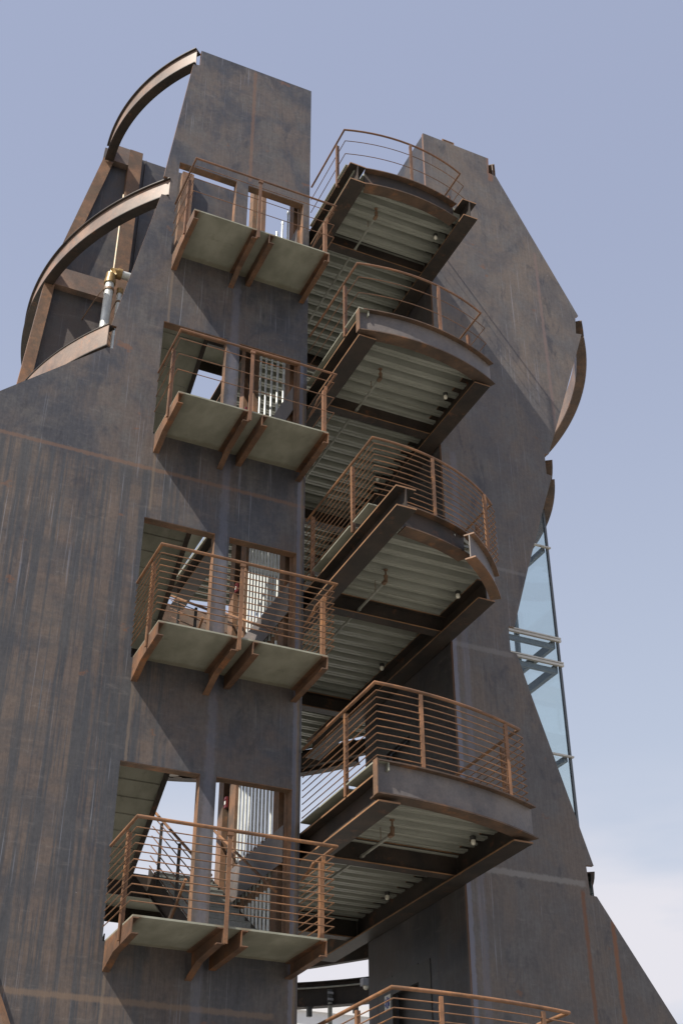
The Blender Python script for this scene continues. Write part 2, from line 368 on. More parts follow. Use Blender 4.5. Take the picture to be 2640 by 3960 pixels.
obj('header', MB().prism([(-4.18, 19.645), (-2.872, 19.645), (-2.872, 20.125), (-4.09, 20.125)], 'y', 3.154, 3.308), M['ring'], fin)
obj('post', MB().box(-2.85, -2.56, 3.148, 3.308, 8, 24.17), M['edge'], fin)
obj('post', MB().box(-1.62, -1.36, 3.15, 3.307, 8.2, 24.05), M['edge'], fin)
obj('stiffener', MB().box(-2.46, -2.44, 3.25, 3.308, 8, 24.1), M['fin'], fin)

# ------------------------------------------------------------------ elevator tower (right)
tower = thing('elevator_tower', 'wide jagged dark steel tower with stepped outline, right of the landings', 'tower', (4, 1.6, 0))
to = [(2.765, 0), (2.765, 24.06), (4.395, 24.03), (4.37, 23.55), (4.55, 23.52), (6.25, 20.04), (6.17, 19.99), (6.13, 19.51), (6.27, 19.54), (5.643, 17.68), (5.10, 16.10), (5.0, 16.07),
      (4.995, 15.60), (5.11, 15.59), (4.39, 13.42), (3.985, 12.12), (3.868, 12.115), (3.87, 11.62), (3.985, 11.61), (4.21, 10.85), (4.51, 9.89), (5.04, 8.17), (4.90, 8.16), (4.915, 7.70), (5.034, 7.695),
      (6.216, 5.957), (7.47, 4.11), (7.42, 0)]
obj('front_plate', MB().prism(to, 'y', 0, .06), M['tower'], tower)
dh = [(1.57, 4.13), (2.45, 4.13), (2.45, 6.57), (1.57, 6.57)]
sh = [dh] + [[(a, b+4*k) for a, b in dh] for k in (1, 2, 3)]
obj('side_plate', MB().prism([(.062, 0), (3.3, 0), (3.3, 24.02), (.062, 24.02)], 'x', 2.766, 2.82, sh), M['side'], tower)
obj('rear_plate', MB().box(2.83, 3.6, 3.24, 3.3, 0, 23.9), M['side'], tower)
for k in range(4):
    d = obj('elevator_door', MB().box(2.90, 2.93, 1.5, 2.52, 4.12+4*k, 6.62+4*k), M['dark'], tower)
    f = MB(); f.box(2.755, 2.765, 1.19, 1.57, 4.13+4*k, 6.82+4*k); f.box(2.755, 2.765, 2.45, 2.9, 4.13+4*k, 6.86+4*k); f.box(2.756, 2.765, 1.572, 2.448, 6.57+4*k, 6.84+4*k)
    obj('door_surround', f, M['dark'], tower)
obj('roof_hook', MB().box(3.26, 3.52, .02, .05, 24.03, 24.10).box(3.26, 3.29, .02, .05, 24.1, 24.13).box(3.26, 3.55, .02, .05, 24.13, 24.15).box(3.52, 3.55, .02, .05, 24.03, 24.13), M['edge'], tower)
sg = thing('medical_sign', 'small white square sign with a blue six-armed star beside the elevator door', 'sign', (2.75, 2.6, 6.4))
obj('sign_plate', MB().box(2.744, 2.754, 2.50, 2.70, 6.37, 6.60), M['signw'], sg)
star = MB()
for k in range(3):
    a = math.pi/2+k*math.pi/3; ca, sa = math.cos(a), math.sin(a); h, w = .085, .024
    pts = [(ca*h*i - sa*w*j, sa*h*i + ca*w*j) for i, j in ((-1, -1), (1, -1), (1, 1), (-1, 1))]
    star.prism([(2.60+p, 6.485+q) for p, q in pts], 'x', 2.7400-.0015*k, 2.7435-.0015*k)
obj('star_emblem', star, M['signb'], sg)
obj('staff_emblem', MB().box(2.7335, 2.7362, 2.595, 2.605, 6.42, 6.55), M['signw'], sg)

# ------------------------------------------------------------------ glazed shaft behind the tower
gs = thing('glass_shaft', 'teal glazed shaft with dark mullions showing past the tower right edge', 'glass shaft', (4.3, 2, 0))
trs = [14.68, 12.685, 12.19, 10.44, 8.3, 4.3]
zs = [0.02] + sorted(trs) + [15.58]
for a, b in zip(zs[:-1], zs[1:]):
    obj('pane', MB().box(3.0, 5.53, 1.01, 1.03, a+.03, b-.03), M['glass'], gs)
    obj('pane', MB().box(5.52, 5.54, 1.05, 3.15, a+.03, b-.03), M['glass'], gs)
    obj('pane', MB().box(3.65, 5.50, 3.17, 3.19, a+.03, b-.03), M['glass'], gs)
obj('mullion', MB().box(5.53, 5.572, 1.0, 1.045, 0, 15.6), M['mull'], gs)
obj('mullion', MB().box(5.515, 5.575, 3.16, 3.22, 0, 15.6), M['mull'], gs)
obj('mullion', MB().box(5.45, 5.51, 2.16, 2.26, 0, 13.9), M['mull'], gs)
for z in trs:
    big = z in (12.685, 12.19)
    h = .034 if not big else .05
    obj('transom', MB().box(2.98, 5.592, .955, 1.005, z-h*.5, z+h*.35), M['alu'], gs)
    if big: obj('transom_cap', MB().box(2.98, 5.588, .95, 1.0, z+h*.35+.012, z+h*.35+.038), M['alu'], gs)
    obj('side_transom', MB().box(5.44, 5.514, 1.05, 3.15, z-(.13 if big else .07), z+.02), M['mull'], gs)
    if big: obj('side_transom', MB().box(3.0, 5.44, 1.035, 1.10, z-.14, z-.05), M['mull'], gs)
obj('mullion', MB().box(5.0, 5.04, 1.9, 1.94, 11.4, 12.1), M['mull'], gs)

# ------------------------------------------------------------------ curved ring beams
def ring_beam(name, label, c, r, a0, a1, ztop, h=.47, fo_=.055, fi=.14, n=48, group='curved ring beams around the tower', web_m='ring', inner=False, fl_m='beam'):
    m = cpt(c, r, (a0+a1)/2, ztop)
    t = thing(name, label, 'curved beam', m, group)
    wr = r-.20 if inner else r-.053
    obj('web', MB().arc(c, wr-.015, wr, a0, a1, ztop-h+.022, ztop-.022, n), M[web_m], t, True)
    obj('flange', MB().arc(c, r-.06-fi, r-.06+fo_, a0, a1, ztop-.02, ztop, n), M[fl_m], t, True)
    obj('flange', MB().arc(c, r-.06-fi, r-.06+fo_, a0, a1, ztop-h, ztop-h+.02, n), M[fl_m], t, True)
    return t
c, r = CIRC[24]
ring_beam('ring_beam', 'topmost curved steel beam arching against the sky at upper left', c, r, ang_at_y(c, r, -.03, True), ang_at_y(c, r, 3.14, True)+0, 24.04)
ring_beam('ring_beam', 'short curved beam stub at the top corner of the right tower', c, r, ang_at_y(c, r, .065, False), ang_at_y(c, r, .9, False), 24.02, fl_m='ring_flange')
c, r = CIRC[20]
ring_beam('ring_beam', 'long curved steel beam crossing in front of the framed wall, second from top', c, r, ang_at_y(c, r, -.03, True), R(112), 20.06, n=90)
ring_beam('ring_beam', 'large curved beam bulging from the right tower edge at its widest point', c, r, ang_at_y(c, r, .065, False), R(111.8), 20.03, h=.48, fi=.15, n=90, inner=True, fl_m='ring_flange')
c, r = CIRC[16]
t = thing('ring_beam', 'lowest left curved channel with smooth sunlit orange face and open end', 'curved beam', cpt(c, r, math.pi*1.1, 16.1), 'curved ring beams around the tower')
a0, a1 = ang_at_y(c, r, -.03, True), ang_at_y(c, r, 3.14, True)
obj('web', MB().arc(c, r-.02, r-.002, a0, a1, 15.68, 16.12), M['ring'], t, True)
obj('flange', MB().arc(c, r-.16, r+.012, a0, a1, 16.122, 16.142), M['beam'], t, True)
obj('flange', MB().arc(c, r-.16, r+.012, a0, a1, 15.658, 15.678), M['beam'], t, True)
ring_beam('ring_beam', 'curved beam piece on the right tower edge just above the glass shaft', c, r, ang_at_y(c, r, .065, False), ang_at_y(c, r, 3.4, True), 16.04, n=100, fi=.15, inner=True, fl_m='ring_flange')
c, r = CIRC[8]
ring_beam('ring_beam', 'dark curved beam low in the gap between the walls, carrying a conduit', c, r, ang_at_y(c, r, .065, False), ang_at_y(c, r, .065, True), 8.11, n=100, web_m='beam')
c, r = CIRC[12]
ring_beam('ring_beam', 'curved rear beam seen against the sky through the lowest left opening', c, r, .55, ang_at_y(c, r, .065, True), 12.06, n=90, web_m='beam')

# ------------------------------------------------------------------ landings
ORD = ['topmost', 'second highest', 'middle', 'second lowest', 'bottom']
LOOK = ['thin rusty curved front between exposed beam ends', 'deep curved front beam under sparse rails', 'long beam jutting past dense rails',
        'deep grey curved front beam under dense rails', 'only its orange railing showing']
RC = [((1.35, 1.95), 3.78), ((1.1, 1.64), 3.87), ((.40, 1.0), 3.55), ((.28, 3.4), 5.86), ((.6, 6.0), 8.75)]
def ibeam_y(mb_web, mb_fl, x, y0, y1, zt, zb, w, tf=.022, tw=.014):
    mb_web.box(x-tw/2, x+tw/2, y0, y1, zb+tf, zt-tf)
    return [MB().box(x-w/2, x+w/2, y0, y1, zt-tf, zt), MB().box(x-w/2, x+w/2, y0, y1, zb, zb+tf)]
def sect(name, parent, x, y0, y1, zt, zb, w, mat, back=0.0):
    tf, tw = .024, .016
    o = obj(name, MB().box(x-tw/2, x+tw/2, y0+back, y1, zb+tf, zt-tf), mat, parent)
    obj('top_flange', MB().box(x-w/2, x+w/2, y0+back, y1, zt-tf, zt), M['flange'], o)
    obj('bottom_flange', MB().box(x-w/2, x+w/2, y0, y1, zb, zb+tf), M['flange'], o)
    return o
def sectx(name, parent, x0, x1, y, zt, zb, w, mat):
    tf, tw = .02, .014
    o = obj(name, MB().box(x0, x1, y-tw/2, y+tw/2, zb+tf, zt-tf), mat, parent)
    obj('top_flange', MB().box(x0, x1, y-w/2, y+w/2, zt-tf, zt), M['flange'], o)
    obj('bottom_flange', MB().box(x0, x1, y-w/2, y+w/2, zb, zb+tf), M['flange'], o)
    return o
BASE_CHILD = BASE
_obj = obj
def obj(name, mb, mat, parent=None, smooth=False):          # sub-parts: their parent is a mesh placed at its own thing's base
    o = _obj(name, mb, mat, None, smooth)
    if parent:
        o.parent = parent
        if parent.type == 'EMPTY': o.matrix_parent_inverse = Matrix.Translation(-Vector(BASE[parent.name]))
    return o
def post(mb, x, y, z0, z1, along):
    """T-shaped flat-bar post; along = direction of the rail run ('x' or 'y')"""
    if along == 'x': mb.box(x-.025, x+.025, y-.008, y+.008, z0, z1).box(x-.008, x+.008, y+.008, y+.055, z0, z1)
    else: mb.box(x-.008, x+.008, y-.025, y+.025, z0, z1).box(x+.008, x+.055, y-.008, y+.008, z0, z1)
    return mb
def ripple(x0, x1, ya, yb, z):
    """corrugated deck pan: flutes along x, profile along y"""
    per = .285; prof = []
    y = ya
    while y < yb-.01:
        for dy, dz in ((0, .125), (.095, .125), (.125, 0), (.18, 0), (.188, .014), (.20, .014), (.208, 0), (.26, 0)):
            prof.append((min(y+dy, yb), z+dz))
        y += per
    prof.append((yb, z+.125))
    vs = [(x0, a, b) for a, b in prof] + [(x1, a, b) for a, b in prof]
    n = len(prof); return vs, [(i, i+1, n+i+1, n+i) for i in range(n-1)]
for k, zt in enumerate(ZT):
    c, r = RC[k]
    L = thing('landing', f'{ORD[k]} landing between the walls, {LOOK[k]}', 'landing', (1.45, -.9, zt-.5), 'landings stacked between the stair wall and the tower')
    if k == 0: bt, bb, yl, yr = 20.0, 19.56, -1.78, -1.86
    elif k == 2: bt, bb, yl, yr = 11.92, 11.57, -3.15, -1.40
    else: bt, bb, yl, yr = zt-.14, zt-.54, [0, -2.05, 0, -2.40, -2.5][k], [0, -1.78, 0, -1.86, -2.3][k]
    yback = [8.4, 7.6, 5.3, 4.6, 4.4][k]
    sect('side_beam', L, .325, yl, yback, bt, bb, .31, M['beam'], .11 if k in (1, 3, 4) else 0)
    sect('side_beam', L, 2.60, yr, yback, bt, bb, .295, M['beam'], .13 if k in (1, 3, 4) else 0)
    # ring beam along the curved front
    xa, xb = {0: (.50, 2.44), 1: (.15, 2.84), 2: (.62, 1.86), 3: (.14, 2.84), 4: (.14, 2.6)}[k]
    a0, a1 = ang_at_x(c, r, xa), ang_at_x(c, r, xb)
    h = [.42, .47, .40, .46, .46][k]; wm = 'face' if k in (1, 3) else 'beam'
    wo_ = .085 if k in (1, 3) else .11
    rb = obj('ring_beam', MB().arc(c, r-wo_-.015, r-wo_, a0, a1, zt-h+.022, zt-.022, 28), M[wm], L, True)
    fm = 'ring_flange'
    obj('top_flange', MB().arc(c, r-.235, r, a0, a1, zt-.02, zt, 28), M[fm], rb, True)
    obj('bottom_flange', MB().arc(c, r-.235, r, a0, a1, zt-h, zt-h+.02, 28), M[fm], rb, True)
    if k in (1, 3):
        ye = c[1]-math.sqrt(r*r-(xa-c[0])**2)
        obj('end_plate', MB().box(xa-.014, xa-.001, ye-.012, ye+.105, zt-h-.004, zt+.004), M['edge'], rb)
    if k == 2:      # lower curved piece at the right front of the middle landing
        cc, cr = (-.77, 1.12), 4.44
        b0, b1 = ang_at_x(cc, cr, 1.76), ang_at_x(cc, cr, 2.72)
        w2 = obj('ring_beam', MB().arc(cc, cr-.09, cr-.075, b0, b1, 11.525, 11.905, 16), M['face'], L, True)
        obj('top_flange', MB().arc(cc, cr-.17, cr, b0, b1, 11.907, 11.93, 16), M['edge'], w2, True)
        obj('bottom_flange', MB().arc(cc, cr-.17, cr, b0, b1, 11.50, 11.523, 16), M['edge'], w2, True)
    # cross beams
    sectx('cross_beam', L, .36, 2.58, -.06, bt-.01, bb+.04, .19, M['beam'])
    sectx('cross_beam', L, .36, 2.58, 3.35, bt-.01, bb+.04, .19, M['beam'])
    # corrugated decking, closed by the slab above
    yf = min(cpt(c, r-.2, ang_at_x(c, r, q), 0)[1] for q in (.5, 1.3, 2.4))
    dz = zt-.192
    arcpts = [cpt(c, r-.13, a0+(a1-a0)*i/16, 0)[:2] for i in range(17)]
    if k == 2: arcpts = arcpts + [(2.3, -1.85), (2.62, -1.45)]
    poly = [(.30, .0)] + [(max(q[0], .30), q[1]) for q in arcpts] + [(2.74, arcpts[-1][1])]
    backs = {0: [(2.74, 8.6), (.12, 8.8)], 1: [(2.74, 7.6), (.12, 8.0)], 2: [(2.74, 5.9), (.30, 7.2)], 3: [(2.74, 3.33), (4.1, 3.33), (2.62, 5.47), (.30, 7.2)], 4: [(2.74, 4.2), (.30, 4.6)]}[k]
    if k == 2: backs = [(2.74, 3.33), (4.6, 3.33), (2.67, 5.99), (.30, 7.6)]
    vs, fs = ripple(.335, 2.592, yf+.03, 7.4 if k in (2, 3) else 5.3, dz)
    dm = MB()
    # one pan per flute, cut to the curved front on the left/right
    def ycut(x):
        y = c[1]-math.sqrt(max(0, (r-.125)**2-(x-c[0])**2)) if (x < 1.87 or k != 2) else -2.2+(x-1.87)*.9
        return y
    cols = [.335+(2.592-.335)*i/14 for i in range(15)]
    for i in range(14):
        x0, x1 = cols[i], cols[i+1]; y0 = max(ycut(x0), ycut(x1))
        v2, f2 = ripple(x0, x1, yf+.03, (8.4, 7.6, 6.2, 6.2, 4.4)[k], dz)
        keep = [f for f in f2 if v2[f[0]][1] >= y0-.03]
        dm.add(v2, keep)
    if k in (2, 3):
        v2, f2 = ripple(2.592, 4.6, 3.36+.262*0, 4.6, dz+.002); dm.add(v2, [f for f in f2 if v2[f[0]][1] > 3.3])
    obj('deck_pan', dm, M['deck'], L)
    obj('slab', MB().prism(poly + backs, 'z', zt-.064, zt-.006), M['slab'], L)
    if k in (2, 3):
        be = MB(); P = backs[1:]
        for q0, q1 in zip(P[:-1], P[1:]):
            d = Vector((q1[0]-q0[0], q1[1]-q0[1])).normalized(); nn = Vector((-d.y, d.x))*.05
            be.prism([(q0[0]-nn.x, q0[1]-nn.y), (q1[0]-nn.x, q1[1]-nn.y), (q1[0]+nn.x, q1[1]+nn.y), (q0[0]+nn.x, q0[1]+nn.y)], 'z', zt-.45, zt-.14)
        obj('rear_edge_beam', be, M['beam'], L)
    # greenish edge plate on the left, broken at the posts
    yfl = c[1]-math.sqrt(r*r-(.3-c[0])**2)
    ps = {0: [-1.22], 1: [-1.52], 2: [-1.75, -.25], 3: [-1.46], 4: [-1.74]}[k]
    ep = MB(); cuts = sorted([yfl+.02 if k != 2 else -2.35] + [q for p_ in ps for q in (p_-.07, p_+.05)] + [5.0])
    for a, b in zip(cuts[0::2], cuts[1::2]): ep.box(.13 if a > .0 else .135, .315, a, b if b < 4 else -.005, zt-.022, zt-.003)
    ep.box(.30, .318, (yfl if k != 2 else -2.35)+.02, 3.2, zt-.13, zt-.024)
    obj('edge_plate', ep, M['slab'], L)
    # railing
    rr_ = r-.05; xl, xr = .15, 2.64
    hr = [21.09, 17.17, 13.19, 9.205, 5.275][k]
    b0, b1 = ang_at_x(c, rr_, xl), ang_at_x(c, rr_, xr)
    def path(z, dx=0.0, y0=-.04, y1=-.04, dr=0):
        q0, q1 = ang_at_x(c, rr_+dr, xl), ang_at_x(c, rr_+dr, xr+dx)
        pts = [(xl, y0, z)] + [cpt(c, rr_+dr, q0+(q1-q0)*i/14, z) for i in range(15)] + [(xr+dx, y1, z)]
        return pts
    rm = M['rail_dark'] if k < 2 else M['rail']
    bars = [.36, .74] if k < 2 else [.125+.101*i for i in range(10)]
    if k in (0, 1): bars = [.345, .70]
    pm = [post(MB(), xl, q, zt-.15, hr-.05, 'y') for q in ps]
    px = {0: [(1.42, 0), ], 1: [(1.62, 0)], 2: [(1.17, 0), (2.36, 0)], 3: [(.82, 0), (2.32, 0)], 4: [(.75, 0), (2.2, 0)]}[k]
    for x, _ in px:
        y = c[1]-math.sqrt((rr_+.035)**2-(x-c[0])**2); pm.append(post(MB(), x, y, zt, hr-.05, 'x'))
    yq = c[1]-math.sqrt(rr_**2-(xr-c[0])**2)
    pm.append(post(MB(), xr+.03, yq+.55, zt-.01, hr-.05, 'y'))
    hrail = MB().tube(path(hr), .024 if k > 2 else .019, 10)
    H = obj('handrail', hrail, rm, L, True)
    for q in pm: obj('post', q, rm, L)
    for b in bars: obj('rail', MB().tube(path(hr-b, .05, -.02, -.02, .03), 0.0078, 6), rm, L, True)

    # ceiling lamp(s) and sprinkler line under this landing
    for j, (lx, ly) in enumerate([(2.36, -.95), (2.36, 1.76)]):
        if k == 4: continue
        t = thing('deck_lamp', f'small round lamp under the {ORD[k]} landing, ' + ('near its curved front' if j == 0 else 'further back beyond the cross beam'), 'lamp', (lx, ly, dz-.02), 'round lamps under the landings')
        obj('base', MB().lathe((lx, ly, dz-.055), [(.04, 0), (.044, .055)], 14), M['dark'], t)
        obj('globe', MB().lathe((lx, ly, dz-.125), [(.012, 0), (.028, .010), (.036, .034), (.032, .072)], 16), M['lamp'], t, True)
    if k < 4:
        zp = zt-.40
        t = thing('sprinkler_pipe', f'grey sprinkler pipe hung below the {ORD[k]} landing with an upturned head', 'pipe', (1.03, 0, zp), 'sprinkler pipes under the landings')
        obj('pipe', MB().tube([(1.03, 3.2, zp), (1.03, -1.02, zp)], .022, 8), M['sprinkler'], t, True)
        obj('elbow', MB().tube([(1.03, -1.0, zp), (1.03, -1.07, zp), (1.03, -1.08, zp+.10)], .036, 8), M['collar'], t, True)
        obj('head', MB().tube([(1.03, -1.08, zp+.10), (1.03, -1.08, zp+.19)], .014, 6).lathe((1.03, -1.08, zp+.19), [(.035, 0), (.035, .012)], 10), M['collar'], t, True)
        obj('hanger_rod', MB().tube([(1.03, -.72, zp+.03), (1.03, -.72, dz+.01)], .006, 5), M['collar'], t)
        obj('end_cap', MB().tube([(1.03, -.17, zp-.004), (1.03, -.12, zp-.004)], .03, 8), M['sprinkler'], t)

# ------------------------------------------------------------------ balconies
for k, zb in enumerate(BZ):
    B = thing('balcony', f'{["topmost","second highest","second lowest","lowest"][k]} balcony on the stair wall, ' + ('with three sparse rails' if k < 2 else 'with dense orange rails'), 'balcony', (-1.22, 0, zb-.2), 'balconies on the stair wall')
    y0 = -1.16
    obj('slab', MB().box(-2.482, .032, y0, .10, zb-.012, zb+.012), M['slab'], B)
    for bx, s, taper in ((-2.48, 1, True), (-1.335, -1, True), (-1.10, 1, False), (.03, -1, False)):
        zl = zb-.21
        if taper: pts = [(y0, zb-.014), (y0, zl), (-.43, zl-.035), (-.001, zb-.38), (-.001, zb-.014)]
        else: pts = [(y0, zb-.014), (y0, zl), (-.001, zl-.01), (-.001, zb-.014)]
        w = obj('bracket', MB().prism(pts, 'x', bx-.006, bx+.006), M['bracket'], B)
        fl = MB(); q = pts[1:-1]
        for (ya, za), (yb, zb2) in zip(q[:-1], q[1:]):
            fl.prism([(ya, za), (yb, zb2), (yb, zb2+.014), (ya, za+.014)], 'x', bx+s*.0065, bx+s*.085)
        obj('flange', fl, M['bracket'], w)
        obj('flange', MB().box(bx+s*.0065, bx+s*.08, y0, -.001, zb-.026, zb-.0135), M['bracket'], w)
    if k == 0 or k == 1: zh, bars, rr_, hrad = zb+1.225, [.18, .50, .815], .0072, .019
    else: zh, bars, rr_, hrad = zb+1.20, [.135+.1005*i for i in range(10)], .0078, .024
    rm = M['rail'] if k > 1 else M['rail_dark']
    X0, X1, Y1 = -2.535, .145, -1.195
    obj('handrail', MB().tube([(X0, -.03, zh), (X0, Y1, zh), (X1, Y1, zh), (X1, -.45, zh), (X1, -.40, zh-.03), (X1, -.10, zh-.10)], hrad, 10), rm, B, True)
    for b in bars: obj('rail', MB().tube([(X0, -.02, zh-b), (X0, Y1+.01, zh-b), (X1-.03, Y1+.01, zh-b), (X1-.03, -.02, zh-b)], rr_, 6), rm, B, True)
    obj('post', post(MB(), X0+.02, -.72, zb-.19, zh-.045, 'y').box(X0+.01, X0+.03, -.76, -.68, zh-.07, zh-.03), rm, B)
    obj('post', post(MB(), -1.32, Y1, zb-.21, zh-.045, 'x').box(-1.36, -1.28, Y1-.02, Y1+.02, zh-.07, zh-.025), rm, B)
    obj('post', MB().box(X1-.085, X1-.025, -.878, -.862, zb-.0, zh-.11).box(X1-.085, X1-.07, -.862, -.81, zb, zh-.11).box(X1-.06, X1-.01, -.88, -.86, zh-.11, zh-.02), rm, B)

# ------------------------------------------------------------------ inside of the stair: flights, rear landings, edge beams, columns, pipes
def flight(name, label, x0, x1, za, zb, ya, yb, pan):
    """stairs rising from (ya, za) to (yb, zb)"""
    t = thing(name, label, 'stairs', ((x0+x1)/2, (ya+yb)/2, min(za, zb)), 'stair flights behind the stair wall openings')
    n = 12; s = MB(); 
    for i in range(n):
        a, b = ya+(yb-ya)*i/n, ya+(yb-ya)*(i+1)/n; z0, z1 = za+(zb-za)*i/n, za+(zb-za)*(i+1)/n
        s.box(x0+.03, x1-.03, min(a, a+.012), max(a, a+.012), z0, z1)
        s.box(x0+.03, x1-.03, min(a, b)-.01, max(a, b)+.0, z1-.012, z1)
    obj('steps', s, M['tread'], t)
    dz = -.30
    for x in (x0, x1):
        obj('stringer', MB().prism([(ya, za+.12), (yb, zb+.12), (yb, zb-.22), (ya, za-.22)], 'x', x-.008, x+.008), M['beam'], t)
        obj('flange', MB().prism([(ya, za-.222), (yb, zb-.222), (yb, zb-.24), (ya, za-.24)], 'x', x-.04, x+.04), M['beam'], t)
    if pan:
        u = MB()
        for i in range(n):
            a, b = ya+(yb-ya)*i/n, ya+(yb-ya)*(i+1)/n; z0, z1 = za+(zb-za)*i/n, za+(zb-za)*(i+1)/n
            u.prism([(a, z0-.06), (b, z1-.06), (b, z1-.135), (a, z0-.185)] if False else [(a, z0-.05), (b, z1-.05), (b, z1-.09), (b, z1-.145), (a, z0-.215+.09)], 'x', x0+.01, x1-.01)
        obj('soffit', u, M['slab'], t)
    hp = MB().tube([(x1-.06 if not pan else x1+.0, ya, za+.95), (x1-.06 if not pan else x1, yb, zb+.95)], .022, 8)
    obj('handrail', hp, M['rail'], t, True)
    if not pan:
        for i in (2, 6, 10):
            a = ya+(yb-ya)*i/n; z0 = za+(zb-za)*i/n
            obj('post', MB().box(x0-.02, x0+.02, a-.02, a+.02, z0, z0+1.0), M['dark'], t)
        for j in range(1, 7):
            obj('rail', MB().tube([(x0, ya, za+.16*j), (x0, yb, zb+.16*j)], .009, 6), M['rail_dark'], t)
        obj('handrail', MB().tube([(x0, ya, za+1.05), (x0, yb, zb+1.05)], .022, 8), M['rail'], t, True)
WO = ['top', 'second highest', 'second lowest', 'lowest']
for k in range(4):
    zb = BZ[k]
    # flight rising away from the balcony to the next landing above
    flight('stair_flight', f'chequer plate steps climbing away inside the {WO[k]} right opening', -1.10, -.10, zb, ZT[k], .12, 3.1, False)
    # flight rising toward the viewer to this balcony, its ribbed underside seen from the opening below
    flight('stair_flight', f'pale stepped underside of the flight rising to the {WO[k]} balcony', -2.47, -1.45, ZT[k+1], zb, 3.1, .12, True)
for k in range(4):
    zt = ZT[k]
    t = thing('rear_landing', f'steel stair landing behind the {WO[k]} openings against the rear', 'landing', (-1.2, 3.8, zt-.2), 'rear stair landings')
    yb_ = (4.5, 7.7, 7.9, 4.5)[k]
    obj('slab', MB().box(-2.5, .10, 3.12, yb_, zt-.10, zt), M['slab'], t)
    obj('edge_beam', MB().box(-2.5, .10, 3.10, 3.118, zt-.35, zt+.01), M['beam'], t)
    obj('edge_beam', MB().box(-2.5, .10, yb_+.002, yb_+.02, zt-.35, zt+.01), M['beam'], t)
    if k == 0:
        for xx in (-2.0, -1.0, -.45, .05): obj('post', MB().box(xx-.02, xx+.02, yb_-.03, yb_+.0, zt, zt+1.05), M['rail_dark'], t)
        for j in range(1, 4): obj('rail', MB().tube([(-2.5, yb_-.04, zt+.35*j), (.10, yb_-.04, zt+.35*j)], .012, 6), M['rail_dark'], t)
    t = thing('edge_beam', f'flat steel beam crossing the pipes inside the {WO[k]} right opening' if k else 'flat steel beam at the top deck edge beside the capped pipes', 'beam', (-.06, 1.4, zt-.3), 'edge beams crossing the pipes')
    obj('web', MB().prism([(.17, zt-.55), (.17, zt-.02), (2.25, zt-.02), (2.4, zt-.10), (2.4, zt-.45), (2.25, zt-.55)], 'x', -.062, -.048), M['face'], t)
    obj('flange', MB().box(-.046, .10, .17, 2.4, zt-.04, zt-.021), M['edge'], t)
for (ya, yb, yc, yd, lab) in ((-.0, .185, .39, .61, 'front'), (2.24, 2.52, 2.82, 3.06, 'rear')):
    t = thing('steel_column', f'full-height rusty twin-flange column at the {lab} end of the pipes, seen through the right openings', 'column', (.03, (ya+yd)/2, 0), 'columns flanking the pipes')
    obj('flange', MB().box(-.04, .05, max(ya, .16), yb, 0, 24.0), M['edge'], t)
    obj('flange', MB().box(-.04, .05, yc, yd, 0, 24.0), M['edge'], t)
    obj('web', MB().box(.052, .066, yb-.05, yc+.05, 0, 23.9), M['dark'], t)
for i in range(10):
    y = .866+.1525*i
    top = 21.21 if i in (0, 2, 4) else (19.3 if i in (6, 8) else 15.3)
    look = {0: 'tall capped one nearest the front column', 2: 'middle one of the three tallest capped ones', 4: 'rearmost of the three tallest capped ones',
            6: 'second from the rear column among the taller pipes', 8: 'nearest the rear column among the taller pipes'}.get(i, f'{["","first","","second","","third","","fourth","","fifth"][i]} short one from front column')
    t = thing('conduit_pipe', f'vertical galvanised pipe in the right openings, {look}', 'pipe', (.03, y, 0), 'vertical pipes inside the stair wall')
    obj('pipe', MB().tube([(.03, y, 0), (.03, y, top)], .0215, 12), M['pipe'], t, True)
    for k in range(4):
        if ZT[k+1]+.1 < top: 
            obj('collar', MB().lathe((.03, y, ZT[k+1]-.03), [(.027, 0), (.030, .02), (.030, .10), (.025, .12)], 12), M['collar'], t, True)
            obj('collar', MB().lathe((.03, y, ZT[k+1]-.70), [(.024, 0), (.029, .03), (.029, .14)], 12), M['collar'], t, True)
    if top > 21: obj('cap', MB().lathe((.03, y, top-.06), [(.027, 0), (.028, .07), (.022, .09)], 12), M['pipe'], t, True)
for k, z in enumerate([21.3, 17.3, 13.3, 9.3]):
    t = thing('alarm_box', f'small red alarm box on the rear column inside the {WO[k]} right opening', 'alarm box', (-.06, 2.6, z), 'red alarm boxes')
    obj('case', MB().box(-.085, -.045, 2.555, 2.645, z-.09, z+.09), M['red'], t)
    obj('label_plate', MB().box(-.089, -.0855, 2.575, 2.625, z-.035, z+.02), M['signw'], t)
    obj('pull_bar', MB().box(-.097, -.0855, 2.57, 2.63, z+.035, z+.05), M['red'], t)

# ------------------------------------------------------------------ standpipes by the framed wall
t = thing('standpipe', 'thick silver standpipe with a yellow elbow behind the curved beams at left', 'pipe', (-3.05, 2.5, 16))
obj('pipe', MB().tube([(-3.05, 2.5, 14), (-3.035, 2.5, 19.55)], .088, 14), M['pipe'], t, True)
obj('elbow', MB().tube([(-3.035, 2.5, 19.55), (-3.032, 2.5, 19.68), (-2.99, 2.5, 19.755), (-2.90, 2.5, 19.77)], .098, 14), M['brass'], t, True)
obj('arm', MB().tube([(-2.90, 2.5, 19.77), (-1.6, 2.5, 19.77)], .085, 14), M['pipe'], t, True)
obj('coupling', MB().tube([(-3.036, 2.5, 19.44), (-3.035, 2.5, 19.54)], .112, 14), M['brass'], t, True)
obj('coupling', MB().tube([(-2.92, 2.5, 19.77), (-2.83, 2.5, 19.77)], .112, 14), M['brass'], t, True)
